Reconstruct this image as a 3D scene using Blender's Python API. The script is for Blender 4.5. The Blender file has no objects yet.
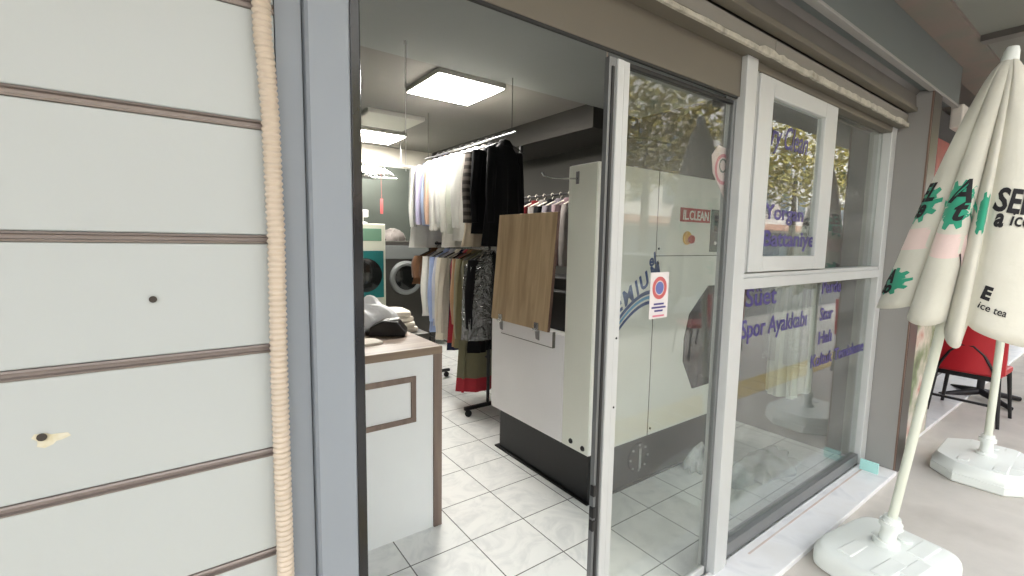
import bpy, bmesh, math, random
from mathutils import Vector, Matrix
random.seed(7)
S = bpy.context.scene
COL = S.collection
PI = math.pi

# ------------------------------------------------------------------ materials
MATS = {}
def lin(c):
    return tuple(((v/12.92) if v <= .04045 else ((v+.055)/1.055)**2.4) for v in [x/255 for x in c]) + (1,)

def mat(name, rgb, rough=.5, metal=0., var=.06, scale=6., bump=0., bscale=60., coat=0., spec=.5, sheen=0.):
    m = bpy.data.materials.new(name); m.use_nodes = True
    nt = m.node_tree; N = nt.nodes; L = nt.links
    b = N['Principled BSDF']
    b.inputs['Roughness'].default_value = rough
    b.inputs['Metallic'].default_value = metal
    b.inputs['Specular IOR Level'].default_value = spec
    b.inputs['Coat Weight'].default_value = coat
    b.inputs['Sheen Weight'].default_value = sheen
    c = lin(rgb)
    tc = N.new('ShaderNodeTexCoord')
    nz = N.new('ShaderNodeTexNoise'); nz.inputs['Scale'].default_value = scale; nz.inputs['Detail'].default_value = 6
    L.new(tc.outputs['Object'], nz.inputs['Vector'])
    mx = N.new('ShaderNodeMix'); mx.data_type = 'RGBA'
    mx.inputs['A'].default_value = tuple(v*(1-var) for v in c[:3]) + (1,)
    mx.inputs['B'].default_value = tuple(min(1, v*(1+var)) for v in c[:3]) + (1,)
    L.new(nz.outputs['Fac'], mx.inputs['Factor'])
    L.new(mx.outputs['Result'], b.inputs['Base Color'])
    if bump:
        n2 = N.new('ShaderNodeTexNoise'); n2.inputs['Scale'].default_value = bscale; n2.inputs['Detail'].default_value = 4
        L.new(tc.outputs['Object'], n2.inputs['Vector'])
        bp = N.new('ShaderNodeBump'); bp.inputs['Strength'].default_value = bump; bp.inputs['Distance'].default_value = .01
        L.new(n2.outputs['Fac'], bp.inputs['Height']); L.new(bp.outputs['Normal'], b.inputs['Normal'])
    MATS[name] = m
    return m

def emit(name, rgb, strength):
    m = bpy.data.materials.new(name); m.use_nodes = True
    nt = m.node_tree; nt.nodes.clear()
    e = nt.nodes.new('ShaderNodeEmission'); e.inputs['Color'].default_value = lin(rgb); e.inputs['Strength'].default_value = strength
    o = nt.nodes.new('ShaderNodeOutputMaterial'); nt.links.new(e.outputs[0], o.inputs[0])
    MATS[name] = m; return m

def glassy(name, tint, refl_ior, haze, haze_rgb=(225, 225, 222), rough=0.0, scale=2.0, streaky_haze=False, bump=0.):
    """thin pane: see-through + fresnel reflection + a pale film for dust and painted bright haze"""
    m = bpy.data.materials.new(name); m.use_nodes = True
    nt = m.node_tree; N = nt.nodes; L = nt.links; N.clear()
    tr = N.new('ShaderNodeBsdfTransparent'); tr.inputs['Color'].default_value = lin(tint)
    gl = N.new('ShaderNodeBsdfGlossy'); gl.inputs['Roughness'].default_value = rough
    lw = N.new('ShaderNodeLayerWeight'); lw.inputs['Blend'].default_value = .5
    pw = N.new('ShaderNodeMath'); pw.operation = 'POWER'; pw.inputs[1].default_value = 5.; L.new(lw.outputs['Facing'], pw.inputs[0])
    f0 = ((refl_ior-1)/(refl_ior+1))**2
    fr = N.new('ShaderNodeMath'); fr.operation = 'MULTIPLY_ADD'; fr.inputs[1].default_value = 1-f0; fr.inputs[2].default_value = f0; L.new(pw.outputs[0], fr.inputs[0])
    m1 = N.new('ShaderNodeMixShader'); L.new(fr.outputs[0], m1.inputs[0]); L.new(tr.outputs[0], m1.inputs[1]); L.new(gl.outputs[0], m1.inputs[2])
    df = N.new('ShaderNodeBsdfDiffuse'); df.inputs['Color'].default_value = lin(haze_rgb)
    tc = N.new('ShaderNodeTexCoord'); mp = N.new('ShaderNodeMapping')
    if streaky_haze: mp.inputs['Scale'].default_value = (.8, 1, 3.5); mp.inputs['Rotation'].default_value = (0, .12, 0)  # stretched noise: bright glare streaks painted into the pane as pale haze
    L.new(tc.outputs['Object'], mp.inputs['Vector'])
    nz = N.new('ShaderNodeTexNoise'); nz.inputs['Scale'].default_value = scale; nz.inputs['Detail'].default_value = 5
    L.new(mp.outputs[0], nz.inputs['Vector'])
    rm = N.new('ShaderNodeMapRange'); rm.inputs['From Min'].default_value = .35; rm.inputs['From Max'].default_value = .75
    rm.inputs['To Min'].default_value = haze*.5; rm.inputs['To Max'].default_value = haze*1.7
    L.new(nz.outputs['Fac'], rm.inputs['Value'])
    m2 = N.new('ShaderNodeMixShader'); L.new(rm.outputs[0], m2.inputs[0]); L.new(m1.outputs[0], m2.inputs[1]); L.new(df.outputs[0], m2.inputs[2])
    if bump:
        n2 = N.new('ShaderNodeTexNoise'); n2.inputs['Scale'].default_value = 14; n2.inputs['Detail'].default_value = 5; n2.inputs['Distortion'].default_value = 1.5
        L.new(tc.outputs['Object'], n2.inputs['Vector'])
        bp = N.new('ShaderNodeBump'); bp.inputs['Strength'].default_value = bump; bp.inputs['Distance'].default_value = .05
        L.new(n2.outputs['Fac'], bp.inputs['Height']); L.new(bp.outputs[0], gl.inputs['Normal']); L.new(bp.outputs[0], lw.inputs['Normal'])
    o = N.new('ShaderNodeOutputMaterial'); L.new(m2.outputs[0], o.inputs[0])
    MATS[name] = m; return m

def wood(name, c1, c2, rough=.45, axis='Z', scale=1.):
    m = bpy.data.materials.new(name); m.use_nodes = True
    nt = m.node_tree; N = nt.nodes; L = nt.links; b = N['Principled BSDF']; b.inputs['Roughness'].default_value = rough
    tc = N.new('ShaderNodeTexCoord'); mp = N.new('ShaderNodeMapping')
    sc = {'Z': (14, 14, 1.0), 'X': (1.0, 14, 14)}[axis]; mp.inputs['Scale'].default_value = tuple(s*scale for s in sc)
    L.new(tc.outputs['Object'], mp.inputs['Vector'])
    nz = N.new('ShaderNodeTexNoise'); nz.inputs['Scale'].default_value = 1.; nz.inputs['Detail'].default_value = 7; nz.inputs['Distortion'].default_value = .8
    L.new(mp.outputs[0], nz.inputs['Vector'])
    cr = N.new('ShaderNodeValToRGB'); cr.color_ramp.elements[0].position = .32; cr.color_ramp.elements[1].position = .68
    cr.color_ramp.elements[0].color = lin(c1); cr.color_ramp.elements[1].color = lin(c2)
    L.new(nz.outputs['Fac'], cr.inputs[0]); L.new(cr.outputs[0], b.inputs['Base Color'])
    MATS[name] = m; return m

TILE = .333; TX = 1.1615; TY = 3.2435
def tile_mat():
    m = bpy.data.materials.new('marble_tile'); m.use_nodes = True
    nt = m.node_tree; N = nt.nodes; L = nt.links; b = N['Principled BSDF']
    tc = N.new('ShaderNodeTexCoord'); sp = N.new('ShaderNodeSeparateXYZ'); L.new(tc.outputs['Object'], sp.inputs[0])
    outs = []; cells = []
    for ax, off in (('X', TX), ('Y', TY)):
        a = N.new('ShaderNodeMath'); a.operation = 'SUBTRACT'; a.inputs[1].default_value = off - 50*TILE; L.new(sp.outputs[ax], a.inputs[0])
        d = N.new('ShaderNodeMath'); d.operation = 'DIVIDE'; d.inputs[1].default_value = TILE; L.new(a.outputs[0], d.inputs[0])
        fl = N.new('ShaderNodeMath'); fl.operation = 'FLOOR'; L.new(d.outputs[0], fl.inputs[0]); cells.append(fl)
        f = N.new('ShaderNodeMath'); f.operation = 'FRACT'; L.new(d.outputs[0], f.inputs[0])
        h = N.new('ShaderNodeMath'); h.operation = 'SUBTRACT'; h.inputs[1].default_value = .5; L.new(f.outputs[0], h.inputs[0])
        ab = N.new('ShaderNodeMath'); ab.operation = 'ABSOLUTE'; L.new(h.outputs[0], ab.inputs[0]); outs.append(ab)
    mx = N.new('ShaderNodeMath'); mx.operation = 'MAXIMUM'; L.new(outs[0].outputs[0], mx.inputs[0]); L.new(outs[1].outputs[0], mx.inputs[1])
    gr = N.new('ShaderNodeMath'); gr.operation = 'GREATER_THAN'; gr.inputs[1].default_value = .4915; L.new(mx.outputs[0], gr.inputs[0])
    cb = N.new('ShaderNodeCombineXYZ'); L.new(cells[0].outputs[0], cb.inputs[0]); L.new(cells[1].outputs[0], cb.inputs[1])
    wn = N.new('ShaderNodeTexWhiteNoise'); L.new(cb.outputs[0], wn.inputs['Vector'])
    va = N.new('ShaderNodeVectorMath'); va.operation = 'MULTIPLY_ADD'; va.inputs[1].default_value = (7, 7, 7)
    L.new(wn.outputs['Color'], va.inputs[0]); L.new(tc.outputs['Object'], va.inputs[2])
    nz = N.new('ShaderNodeTexNoise'); nz.inputs['Scale'].default_value = 4.5; nz.inputs['Detail'].default_value = 9; nz.inputs['Distortion'].default_value = 2.2; nz.inputs['Roughness'].default_value = .62
    L.new(va.outputs[0], nz.inputs['Vector'])
    cr = N.new('ShaderNodeValToRGB'); e = cr.color_ramp.elements
    e[0].position = .36; e[0].color = lin((226, 228, 226)); e[1].position = .55; e[1].color = lin((242, 243, 240))
    L.new(nz.outputs['Fac'], cr.inputs[0])
    mm = N.new('ShaderNodeMix'); mm.data_type = 'RGBA'; L.new(gr.outputs[0], mm.inputs['Factor']); L.new(cr.outputs[0], mm.inputs['A']); mm.inputs['B'].default_value = lin((92, 92, 92))
    L.new(mm.outputs['Result'], b.inputs['Base Color'])
    b.inputs['Roughness'].default_value = .3
    MATS['marble_tile'] = m

def ramp_noise(name, cols, scale, rough=.8, bump=.0, dist=0.):
    m = bpy.data.materials.new(name); m.use_nodes = True
    nt = m.node_tree; N = nt.nodes; L = nt.links; b = N['Principled BSDF']; b.inputs['Roughness'].default_value = rough
    tc = N.new('ShaderNodeTexCoord')
    nz = N.new('ShaderNodeTexNoise'); nz.inputs['Scale'].default_value = scale; nz.inputs['Detail'].default_value = 9; nz.inputs['Distortion'].default_value = dist
    L.new(tc.outputs['Object'], nz.inputs['Vector'])
    cr = N.new('ShaderNodeValToRGB'); e = cr.color_ramp.elements
    e[0].position = .3; e[1].position = .7
    e[0].color = lin(cols[0]); e[1].color = lin(cols[-1])
    for i, c in enumerate(cols[1:-1]):
        q = e.new(.3 + .4*(i+1)/(len(cols)-1)); q.color = lin(c)
    L.new(nz.outputs['Fac'], cr.inputs[0]); L.new(cr.outputs[0], b.inputs['Base Color'])
    if bump:
        n2 = N.new('ShaderNodeTexNoise'); n2.inputs['Scale'].default_value = scale*12; n2.inputs['Detail'].default_value = 6
        L.new(tc.outputs['Object'], n2.inputs['Vector'])
        bp = N.new('ShaderNodeBump'); bp.inputs['Strength'].default_value = bump; bp.inputs['Distance'].default_value = .02
        L.new(n2.outputs['Fac'], bp.inputs['Height']); L.new(bp.outputs[0], b.inputs['Normal'])
    MATS[name] = m; return m

def stripes(name, c1, c2, scale, rough=.8):
    m = bpy.data.materials.new(name); m.use_nodes = True
    nt = m.node_tree; N = nt.nodes; L = nt.links; b = N['Principled BSDF']; b.inputs['Roughness'].default_value = rough
    tc = N.new('ShaderNodeTexCoord'); wv = N.new('ShaderNodeTexWave'); wv.bands_direction = 'Z'; wv.inputs['Scale'].default_value = scale; wv.inputs['Distortion'].default_value = .6
    L.new(tc.outputs['Object'], wv.inputs['Vector'])
    cr = N.new('ShaderNodeValToRGB'); e = cr.color_ramp.elements; e[0].position = .35; e[1].position = .65; e[0].color = lin(c1); e[1].color = lin(c2)
    L.new(wv.outputs['Fac'], cr.inputs[0]); L.new(cr.outputs[0], b.inputs['Base Color'])
    MATS[name] = m; return m

tile_mat()
mat('wall_panel', (180, 185, 183), .38, var=.035, scale=2.2, bump=.05, bscale=25)
mat('panel_trim', (140, 130, 124), .42, metal=.35, var=.12, scale=30)
mat('hole_dark', (62, 56, 50), .8)
ramp_noise('rust_stain', [(214, 210, 192), (196, 186, 150)], 60, .7)
mat('conduit', (202, 187, 168), .4, var=.08, scale=20, coat=.2)
mat('pillar_grey', (140, 147, 154), .42, var=.03, scale=3)
mat('dark_jamb', (30, 31, 33), .18, var=.1)
mat('alu', (196, 198, 196), .4, metal=.1, var=.04, scale=8)
mat('alu_shade', (120, 122, 122), .35, metal=.4, var=.05)
mat('seal_black', (18, 18, 19), .5)
mat('header_beige', (102, 96, 84), .5, var=.08, scale=3)
ramp_noise('plaster', [(150, 145, 132), (196, 191, 176), (170, 165, 150)], 14, .9, .5)
mat('lintel', (132, 128, 120), .7, var=.1, scale=3)
mat('shutter_metal', (104, 100, 95), .5, metal=.3, var=.1)
mat('fascia_grey', (100, 107, 106), .5, var=.05, scale=1.5)
mat('fascia_strip', (160, 158, 155), .4, metal=.3)
ramp_noise('soffit_band', [(120, 116, 106), (130, 116, 108), (118, 118, 108)], 3, .8)
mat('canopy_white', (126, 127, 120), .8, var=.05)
ramp_noise('sill_marble', [(216, 217, 219), (236, 236, 236), (230, 229, 227)], 5, .3, .0, 1.)
ramp_noise('sill_stain', [(214, 206, 200), (204, 182, 170)], 18, .5)
ramp_noise('pavement', [(186, 180, 171), (204, 198, 189), (193, 188, 180)], 2.2, .85, .15)
ramp_noise('asphalt', [(70, 70, 72), (92, 92, 92)], 3, .9, .2)
mat('tactile_yellow', (206, 176, 90), .8, var=.15)
mat('kerb', (176, 172, 166), .85)
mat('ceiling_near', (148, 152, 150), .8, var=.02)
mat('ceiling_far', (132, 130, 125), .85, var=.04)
mat('beam_dark', (58, 56, 52), .8)
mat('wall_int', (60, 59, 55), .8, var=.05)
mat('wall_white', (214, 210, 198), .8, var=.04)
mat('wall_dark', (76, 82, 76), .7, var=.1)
mat('machine_white', (242, 242, 236), .22, var=.02, coat=.3)
mat('machine_side', (234, 236, 224), .25, var=.03, coat=.2)
mat('box_white', (240, 239, 239), .22, var=.02, coat=.2)
mat('machine_base', (15, 15, 16), .45, var=.2, scale=8)
mat('machine_black', (15, 15, 15), .6)
mat('seam', (92, 90, 84), .6)
mat('rubber', (20, 20, 20), .7)
mat('octagon_glass', (20, 13, 13), .05, spec=.45)
mat('screen_grey', (112, 116, 112), .25)
mat('label_red', (176, 32, 40), .35)
mat('label_white', (236, 232, 226), .5)
mat('switch_yellow', (226, 176, 60), .35)
mat('switch_red', (176, 50, 30), .35)
mat('print_blue', (34, 66, 128), .4)
mat('print_lightblue', (96, 160, 206), .4)
mat('chrome', (200, 200, 200), .18, metal=1.)
mat('steel', (150, 150, 150), .35, metal=.9)
mat('vinyl_violet', (58, 48, 116), .45)
mat('paper_white', (240, 240, 240), .7)
mat('paper_warm', (226, 218, 206), .75)
mat('paper_pink', (226, 206, 204), .6)
mat('print_pink', (206, 120, 136), .5)
mat('print_red', (190, 92, 92), .5); mat('emblem_blue', (96, 104, 160), .5); mat('paper_pale', (214, 208, 206), .7)
mat('black_plastic', (24, 23, 24), .35)
mat('linen_white', (232, 234, 238), .85, bump=.4, bscale=30, sheen=.2)
mat('linen_cream', (222, 214, 202), .85, bump=.3, bscale=30)
wood('counter_wood', (116, 98, 86), (160, 140, 120), .4, 'X', .8)
wood('counter_wood_v', (112, 96, 88), (146, 128, 116), .45, 'Z', .8)
wood('flap_wood', (160, 136, 104), (198, 174, 138), .4, 'Z', 1.1)
mat('flap_edge', (74, 46, 36), .5)
mat('counter_white', (240, 244, 245), .3, var=.02)
mat('teal', (22, 108, 108), .35)
mat('porthole', (28, 30, 30), .12, coat=.6)
mat('dryer_white', (218, 220, 204), .35)
mat('green_window', (110, 150, 126), .2)
mat('washer_dark', (74, 72, 68), .4, metal=.2)
mat('washer_panel', (134, 138, 138), .4, metal=.2)
emit('lamp_on', (255, 250, 242), 42.)
mat('lamp_off', (206, 206, 196), .6)
mat('lamp_frame', (186, 184, 176), .5)
def cloth(name, rgb): return mat(name, rgb, .9, var=.08, scale=9, bump=.35, bscale=24, sheen=.25 if sum(rgb) > 200 else 0., spec=.5 if sum(rgb) > 200 else .15)
for n, c in dict(c_lilac=(206, 200, 226), c_bluegrey=(176, 190, 222), c_peach=(228, 196, 172), c_white=(236, 234, 226), c_white_b=(228, 228, 222), c_cream=(224, 216, 200),
                 c_greenwhite=(214, 218, 204), c_black=(17, 17, 19), c_charcoal=(34, 33, 34), c_beige=(186, 172, 150), c_brown=(116, 80, 52), c_lightblue=(166, 184, 226),
                 c_pale=(206, 208, 220), c_navy=(34, 38, 62), c_red=(160, 36, 48), c_olive=(124, 116, 84), c_khaki=(104, 100, 76), c_tan=(176, 134, 96), c_grey=(110, 104, 100),
                 c_mauve=(104, 84, 88), c_darkred=(92, 30, 32), c_dusty=(92, 86, 92)).items(): cloth(n, c)
stripes('c_stripe', (58, 53, 50), (112, 104, 97), 5.)
glassy('glass', (240, 244, 242), 1.85, .06, streaky_haze=True)
glassy('bag_film', (236, 238, 238), 1.5, .45, (232, 234, 234), .15, 6., bump=.9)
glassy('glass_door', (244, 246, 244), 1.55, .035)
glassy('plastic_film', (236, 238, 238), 1.5, .10, (230, 232, 232), .12, 6., bump=.9)
glassy('plastic_dark', (196, 200, 200), 2.7, .05, (210, 215, 215), .1, 6., bump=1.)
glassy('car_glass', (60, 70, 72), 1.6, .01)
cloth('parasol_fabric', (214, 211, 196)); cloth('parasol_green', (50, 158, 124)); cloth('parasol_pink', (230, 206, 198)); mat('parasol_ink', (30, 28, 30), .8)
mat('parasol_plastic', (232, 236, 230), .4, var=.03, scale=3, bump=.05)
mat('parasol_pole', (222, 226, 210), .35)
mat('red_vinyl', (186, 34, 44), .4, bump=.1)
mat('chair_black', (22, 21, 23), .4)
mat('iron', (46, 44, 46), .5, metal=.4)
mat('pillar_tile', (150, 148, 144), .4, var=.04)
mat('brown_trim', (116, 92, 80), .5)
mat('neigh_dark', (60, 56, 52), .35)
mat('light_box', (226, 220, 210), .5)
ramp_noise('poster_a', [(176, 84, 56), (206, 198, 186), (120, 136, 100), (70, 60, 54)], 3.2, .5)
ramp_noise('poster_b', [(150, 40, 44), (120, 30, 36), (176, 60, 56)], 6, .45)
mat('turq_card', (176, 226, 220), .6)
mat('bark', (84, 70, 56), .9, bump=.4)
ramp_noise('leaf', [(80, 106, 44), (196, 176, 70), (120, 138, 60)], 3, .6)  # yellow stop puts gold sunlit glints into the leaf colour
mat('car_paint', (186, 196, 204), .18, metal=.4, coat=.8)
mat('tyre', (26, 26, 27), .8)
ramp_noise('street_wall', [(196, 196, 192), (214, 212, 206), (186, 176, 168)], .3, .85)
mat('street_window', (70, 84, 94), .1)
mat('awning', (158, 118, 96), .8)

# ------------------------------------------------------------------ mesh builder
class MB:
    def __init__(s): s.bm = bmesh.new(); s.smooth = False
    def box(s, x0, x1, y0, y1, z0, z1, bev=0., M=None, seg=2):
        vs = [s.bm.verts.new((x, y, z)) for x in (x0, x1) for y in (y0, y1) for z in (z0, z1)]
        F = [(0, 1, 3, 2), (4, 6, 7, 5), (0, 4, 5, 1), (2, 3, 7, 6), (0, 2, 6, 4), (1, 5, 7, 3)]
        fs = [s.bm.faces.new([vs[i] for i in f]) for f in F]
        if bev:
            es = list({e for f in fs for e in f.edges})
            r = bmesh.ops.bevel(s.bm, geom=es, offset=bev, segments=seg, profile=.5, affect='EDGES')
            if M is not None: vs = list({v for v in vs if v.is_valid} | {v for v in r['verts']} | {v for f in r['faces'] for v in f.verts})
        if M is not None:
            for v in vs:
                if v.is_valid: v.co = M @ v.co
        return s
    def prism(s, pts, axis, a, b, bev=0.):
        """2-D outline pts extruded along axis 'X','Y','Z' from a to b"""
        def P(p, t): return {'X': (t, p[0], p[1]), 'Y': (p[0], t, p[1]), 'Z': (p[0], p[1], t)}[axis]
        A = [s.bm.verts.new(P(p, a)) for p in pts]; B = [s.bm.verts.new(P(p, b)) for p in pts]
        n = len(pts); fs = []
        fs.append(s.bm.faces.new(A)); fs.append(s.bm.faces.new(B[::-1]))
        for i in range(n): fs.append(s.bm.faces.new([A[(i+1) % n], A[i], B[i], B[(i+1) % n]]))
        if bev: bmesh.ops.bevel(s.bm, geom=list({e for f in fs for e in f.edges}), offset=bev, segments=2, profile=.5, affect='EDGES')
        return s
    def tube(s, path, r, seg=10, cap=True, closed=False):
        path = [Vector(p) for p in path]; n = len(path)
        rad = r if isinstance(r, (list, tuple)) else [r]*n
        rings = []; up = Vector((0, 0, 1)); pu = None
        for i, p in enumerate(path):
            if closed: t = path[(i+1) % n]-path[i-1]
            else: t = path[min(i+1, n-1)]-path[max(i-1, 0)]
            t.normalize()
            if pu is None:
                u = t.cross(up)
                if u.length < 1e-3: u = t.cross(Vector((1, 0, 0)))
            else:
                u = pu - t*pu.dot(t)
                if u.length < 1e-4: u = t.cross(Vector((1, 0, 0)))
            u.normalize(); pu = u; v = t.cross(u)
            rings.append([s.bm.verts.new(p + (u*math.cos(2*PI*k/seg)+v*math.sin(2*PI*k/seg))*rad[i]) for k in range(seg)])
        m = n if closed else n-1
        for i in range(m):
            a, b = rings[i], rings[(i+1) % n]
            for k in range(seg): s.bm.faces.new([a[k], a[(k+1) % seg], b[(k+1) % seg], b[k]])
        if cap and not closed:
            s.bm.faces.new(rings[0][::-1]); s.bm.faces.new(rings[-1])
        s.smooth = True; return s
    def loft(s, rings, cap0=True, cap1=True, closed=True):
        R = [[s.bm.verts.new(p) for p in r] for r in rings]
        n = len(R[0])
        for i in range(len(R)-1):
            for k in range(n if closed else n-1):
                s.bm.faces.new([R[i][k], R[i][(k+1) % n], R[i+1][(k+1) % n], R[i+1][k]])
        if cap0: s.bm.faces.new(R[0][::-1])
        if cap1: s.bm.faces.new(R[-1])
        s.smooth = True; return s
    def lathe(s, prof, c, axis='Z', seg=28):
        rings = []
        for r, h in prof:
            ring = []
            for k in range(seg):
                a = 2*PI*k/seg; x, y = r*math.cos(a), r*math.sin(a)
                p = {'Z': (x, y, h), 'Y': (x, h, y), 'X': (h, x, y)}[axis]
                ring.append((c[0]+p[0], c[1]+p[1], c[2]+p[2]))
            rings.append(ring)
        return s.loft(rings)
    def quad(s, a, b, c, d):
        s.bm.faces.new([s.bm.verts.new(p) for p in (a, b, c, d)]); return s
    def xf(s, M):
        bmesh.ops.transform(s.bm, matrix=M, verts=s.bm.verts[:]); return s
    def build(s, name, material, parent=None, smooth=None, solid=0., sub=0):
        bmesh.ops.recalc_face_normals(s.bm, faces=s.bm.faces[:])
        loc = Vector((0, 0, 0)); p = parent
        while p is not None: loc += p.location; p = p.parent
        if loc.length: bmesh.ops.translate(s.bm, vec=-loc, verts=s.bm.verts[:])
        me = bpy.data.meshes.new(name); s.bm.to_mesh(me); s.bm.free()
        if (s.smooth if smooth is None else smooth):
            for q in me.polygons: q.use_smooth = True
            try: me.set_sharp_from_angle(angle=math.radians(40))
            except Exception: pass
        o = bpy.data.objects.new(name, me); COL.objects.link(o)
        me.materials.append(MATS[material])
        if parent: o.parent = parent
        if solid:
            md = o.modifiers.new('thick', 'SOLIDIFY'); md.thickness = solid; md.offset = 0
        if sub:
            md = o.modifiers.new('sub', 'SUBSURF'); md.levels = sub; md.render_levels = sub
        return o

def tag(o, label, cat, group=None):
    o['label'] = label; o['category'] = cat
    if group: o['group'] = group
    return o
def thing(name, label, cat, loc, group=None):
    o = bpy.data.objects.new(name, None); COL.objects.link(o); o.location = loc
    o.empty_display_size = .05
    return tag(o, label, cat, group)
def struct(o): o['kind'] = 'structure'; return o
def base_mid(m):   # single-mesh thing: leave origin at world zero
    return m

def text_bm(body, size, shear=0., extrude=.0006, offset=0., spacing=1., align='LEFT'):
    cu = bpy.data.curves.new('t', 'FONT'); cu.body = body; cu.size = size; cu.shear = shear; cu.extrude = extrude; cu.offset = offset
    cu.space_character = spacing; cu.align_x = align; cu.resolution_u = 3
    o = bpy.data.objects.new('t', cu); COL.objects.link(o)
    dg = bpy.context.evaluated_depsgraph_get(); dg.update()
    me = bpy.data.meshes.new_from_object(o.evaluated_get(dg))
    b = MB(); b.bm.from_mesh(me)
    bpy.data.objects.remove(o); bpy.data.curves.remove(cu); bpy.data.meshes.remove(me)
    return b
FRONT = Matrix(((1, 0, 0, 0), (0, 0, -1, 0), (0, 1, 0, 0), (0, 0, 0, 1)))   # text plane -> facing -Y
def front_text(body, x, y, z, size, m, parent, name='lettering', width=None, shear=0., offset=0., rot=0., spacing=1.):
    b = text_bm(body, size, shear, offset=offset, spacing=spacing)
    sx = 1.
    if width:
        xs = [v.co.x for v in b.bm.verts]; sx = width/(max(xs)-min(xs))
    b.xf(Matrix.Translation((x, y, z)) @ FRONT @ Matrix.Rotation(rot, 4, 'Z') @ Matrix.Diagonal((sx, 1, 1, 1)))
    return b.build(name, m, parent, smooth=False)

# ------------------------------------------------------------------ camera
CAM_ROWS = None
def make_camera():
    w = Vector((0.10441537, -0.62789767, -0.01549361)); th = w.length
    R = Matrix.Rotation(th, 3, w.normalized())
    B = Matrix(((1, 0, 0), (0, 0, -1), (0, 1, 0)))
    M = R @ B                                     # rows: right, down, forward (world)
    cd = bpy.data.cameras.new('camera'); co = bpy.data.objects.new('camera', cd); COL.objects.link(co)
    r, d, f = M[0], M[1], M[2]
    co.matrix_world = Matrix(((r[0], -d[0], -f[0], 0), (r[1], -d[1], -f[1], 0), (r[2], -d[2], -f[2], 1.5347), (0, 0, 0, 1)))
    cd.sensor_fit = 'HORIZONTAL'; cd.sensor_width = 36.; cd.lens = 36.*462.58/1024.; cd.clip_start = .05; cd.clip_end = 200
    S.camera = co
make_camera()

# ------------------------------------------------------------------ ground and shell
struct(MB().box(-.3, 3.9, 1.07, 6.6, -.08, 0).build('floor', 'marble_tile'))
struct(MB().box(-4, 16, -2.6, 1.075, -.14, 0).build('pavement', 'pavement'))
struct(MB().box(-30, 90, -11, -2.75, -.4, -.16).build('road', 'asphalt'))
struct(MB().box(-30, 90, -2.75, -2.6, -.4, 0, .015).build('kerb', 'kerb'))
struct(MB().box(-30, 90, -16, -11, -.4, -.02).build('far_pavement', 'pavement'))
st = MB()
for i in range(60): st.box(-4+i*.33, -4+i*.33+.3, -.40, -.10, 0, .006)
struct(st.build('tactile_strip', 'tactile_yellow'))
sill = struct(MB().box(.36, 3.87, .87, 1.062, 0, .03, .004).build('trim_1', 'sill_marble'))
MB().box(2.2, 3.72, 1.014, 1.024, .0302, .031).build('stain', 'sill_stain', sill)
# outer left wall: white panels with metal strips between them
b = MB(); zs = [-.06, .167, .394, .62, .847, 1.0745, 1.301, 1.528, 1.755, 1.982, 2.21, 2.44, 2.66]
for i in range(len(zs)-1): b.box(-2.6, .18, 1.07, 1.2, max(0, zs[i]+.009), zs[i+1]-.009, .003)
b.box(-2.6, .18, 1.082, 1.2, 0, 2.66)
wl = struct(b.build('wall_left', 'wall_panel'))
for z in zs[1:-1]:
    MB().prism([(1.082, z-.0085), (1.068, z-.0085), (1.066, z-.005), (1.073, z-.003), (1.073, z+.003), (1.066, z+.005), (1.068, z+.0085), (1.082, z+.0085)], 'X', -2.6, .18).build('metal_strip', 'panel_trim', wl)
for (x, z, r) in ((-.037, 1.416, .0062), (-.196, 1.192, .0068)):
    MB().lathe([(r, 1.066), (r*.8, 1.0665), (r*.7, 1.0695)], (x, 0, z), 'Y', 16).build('screw_hole', 'hole_dark', wl)
sb = MB(); pts = []
for k in range(14):
    a = 2*PI*k/14; rr = .014*(1+.35*math.sin(3*a+1))
    pts.append((-.188+rr*1.5*math.cos(a), 1.186+rr*.8*math.sin(a)))
sb.prism(pts, 'Y', 1.0692, 1.0699).build('rust_stain', 'rust_stain', wl)
# grey pillar
b = MB(); b.prism([(.183, 1.2), (.183, 1.078), (.231, 1.072), (.2335, 1.082), (.2345, 1.055), (.240, 1.048), (.320, 1.048), (.324, 1.053), (.324, 1.2)], 'Z', 0, 2.66)
struct(b.build('wall_pillar', 'pillar_grey'))
struct(MB().box(.3245, .347, 1.052, 1.14, 0, 2.16, .003).build('trim_2', 'dark_jamb'))
# header above the door and stepped facade
struct(MB().box(.347, 1.93, 1.06, 1.076, 2.143, 2.31, .002).build('trim_3', 'header_beige'))
struct(MB().box(.347, 1.91, 1.062, 1.07, 2.134, 2.143).build('trim_4', 'seal_black'))
b = MB(); n = 160; lo = []; hi = []
random.seed(3)
for i in range(n+1):
    x = -2.6 + 6.45*i/n; k_ = 1. if x > 1.95 else .35
    lo.append((x, 2.303+random.uniform(-.003, .002)*k_)); hi.append((x, 2.303+.012+.014*k_+random.uniform(-.006, .006)*k_))
b.prism(lo + hi[::-1], 'Y', .988, 1.0)
struct(b.build('trim_5', 'plaster'))
struct(MB().box(-2.6, 3.85, .9985, 1.08, 2.304, 2.33).build('trim_17', 'header_beige'))
struct(MB().box(-2.6, 3.86, 1.0, 1.2, 2.33, 2.385).box(2.066, 2.072, .997, 1.0, 2.31, 2.385).build('trim_6', 'lintel'))
struct(MB().box(-2.6, 3.87, 1.03, 1.2, 2.385, 2.45).build('trim_7', 'seal_black'))
struct(MB().box(-2.6, 3.86, .955, 1.0, 2.394, 2.42, .003).build('trim_8', 'header_beige'))
struct(MB().prism([(.965, 2.42), (1.0, 2.42), (1.2, 2.42), (1.2, 2.6), (.945, 2.6), (.945, 2.535), (.972, 2.50)], 'X', -2.6, 3.9).build('trim_9', 'shutter_metal'))
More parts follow.
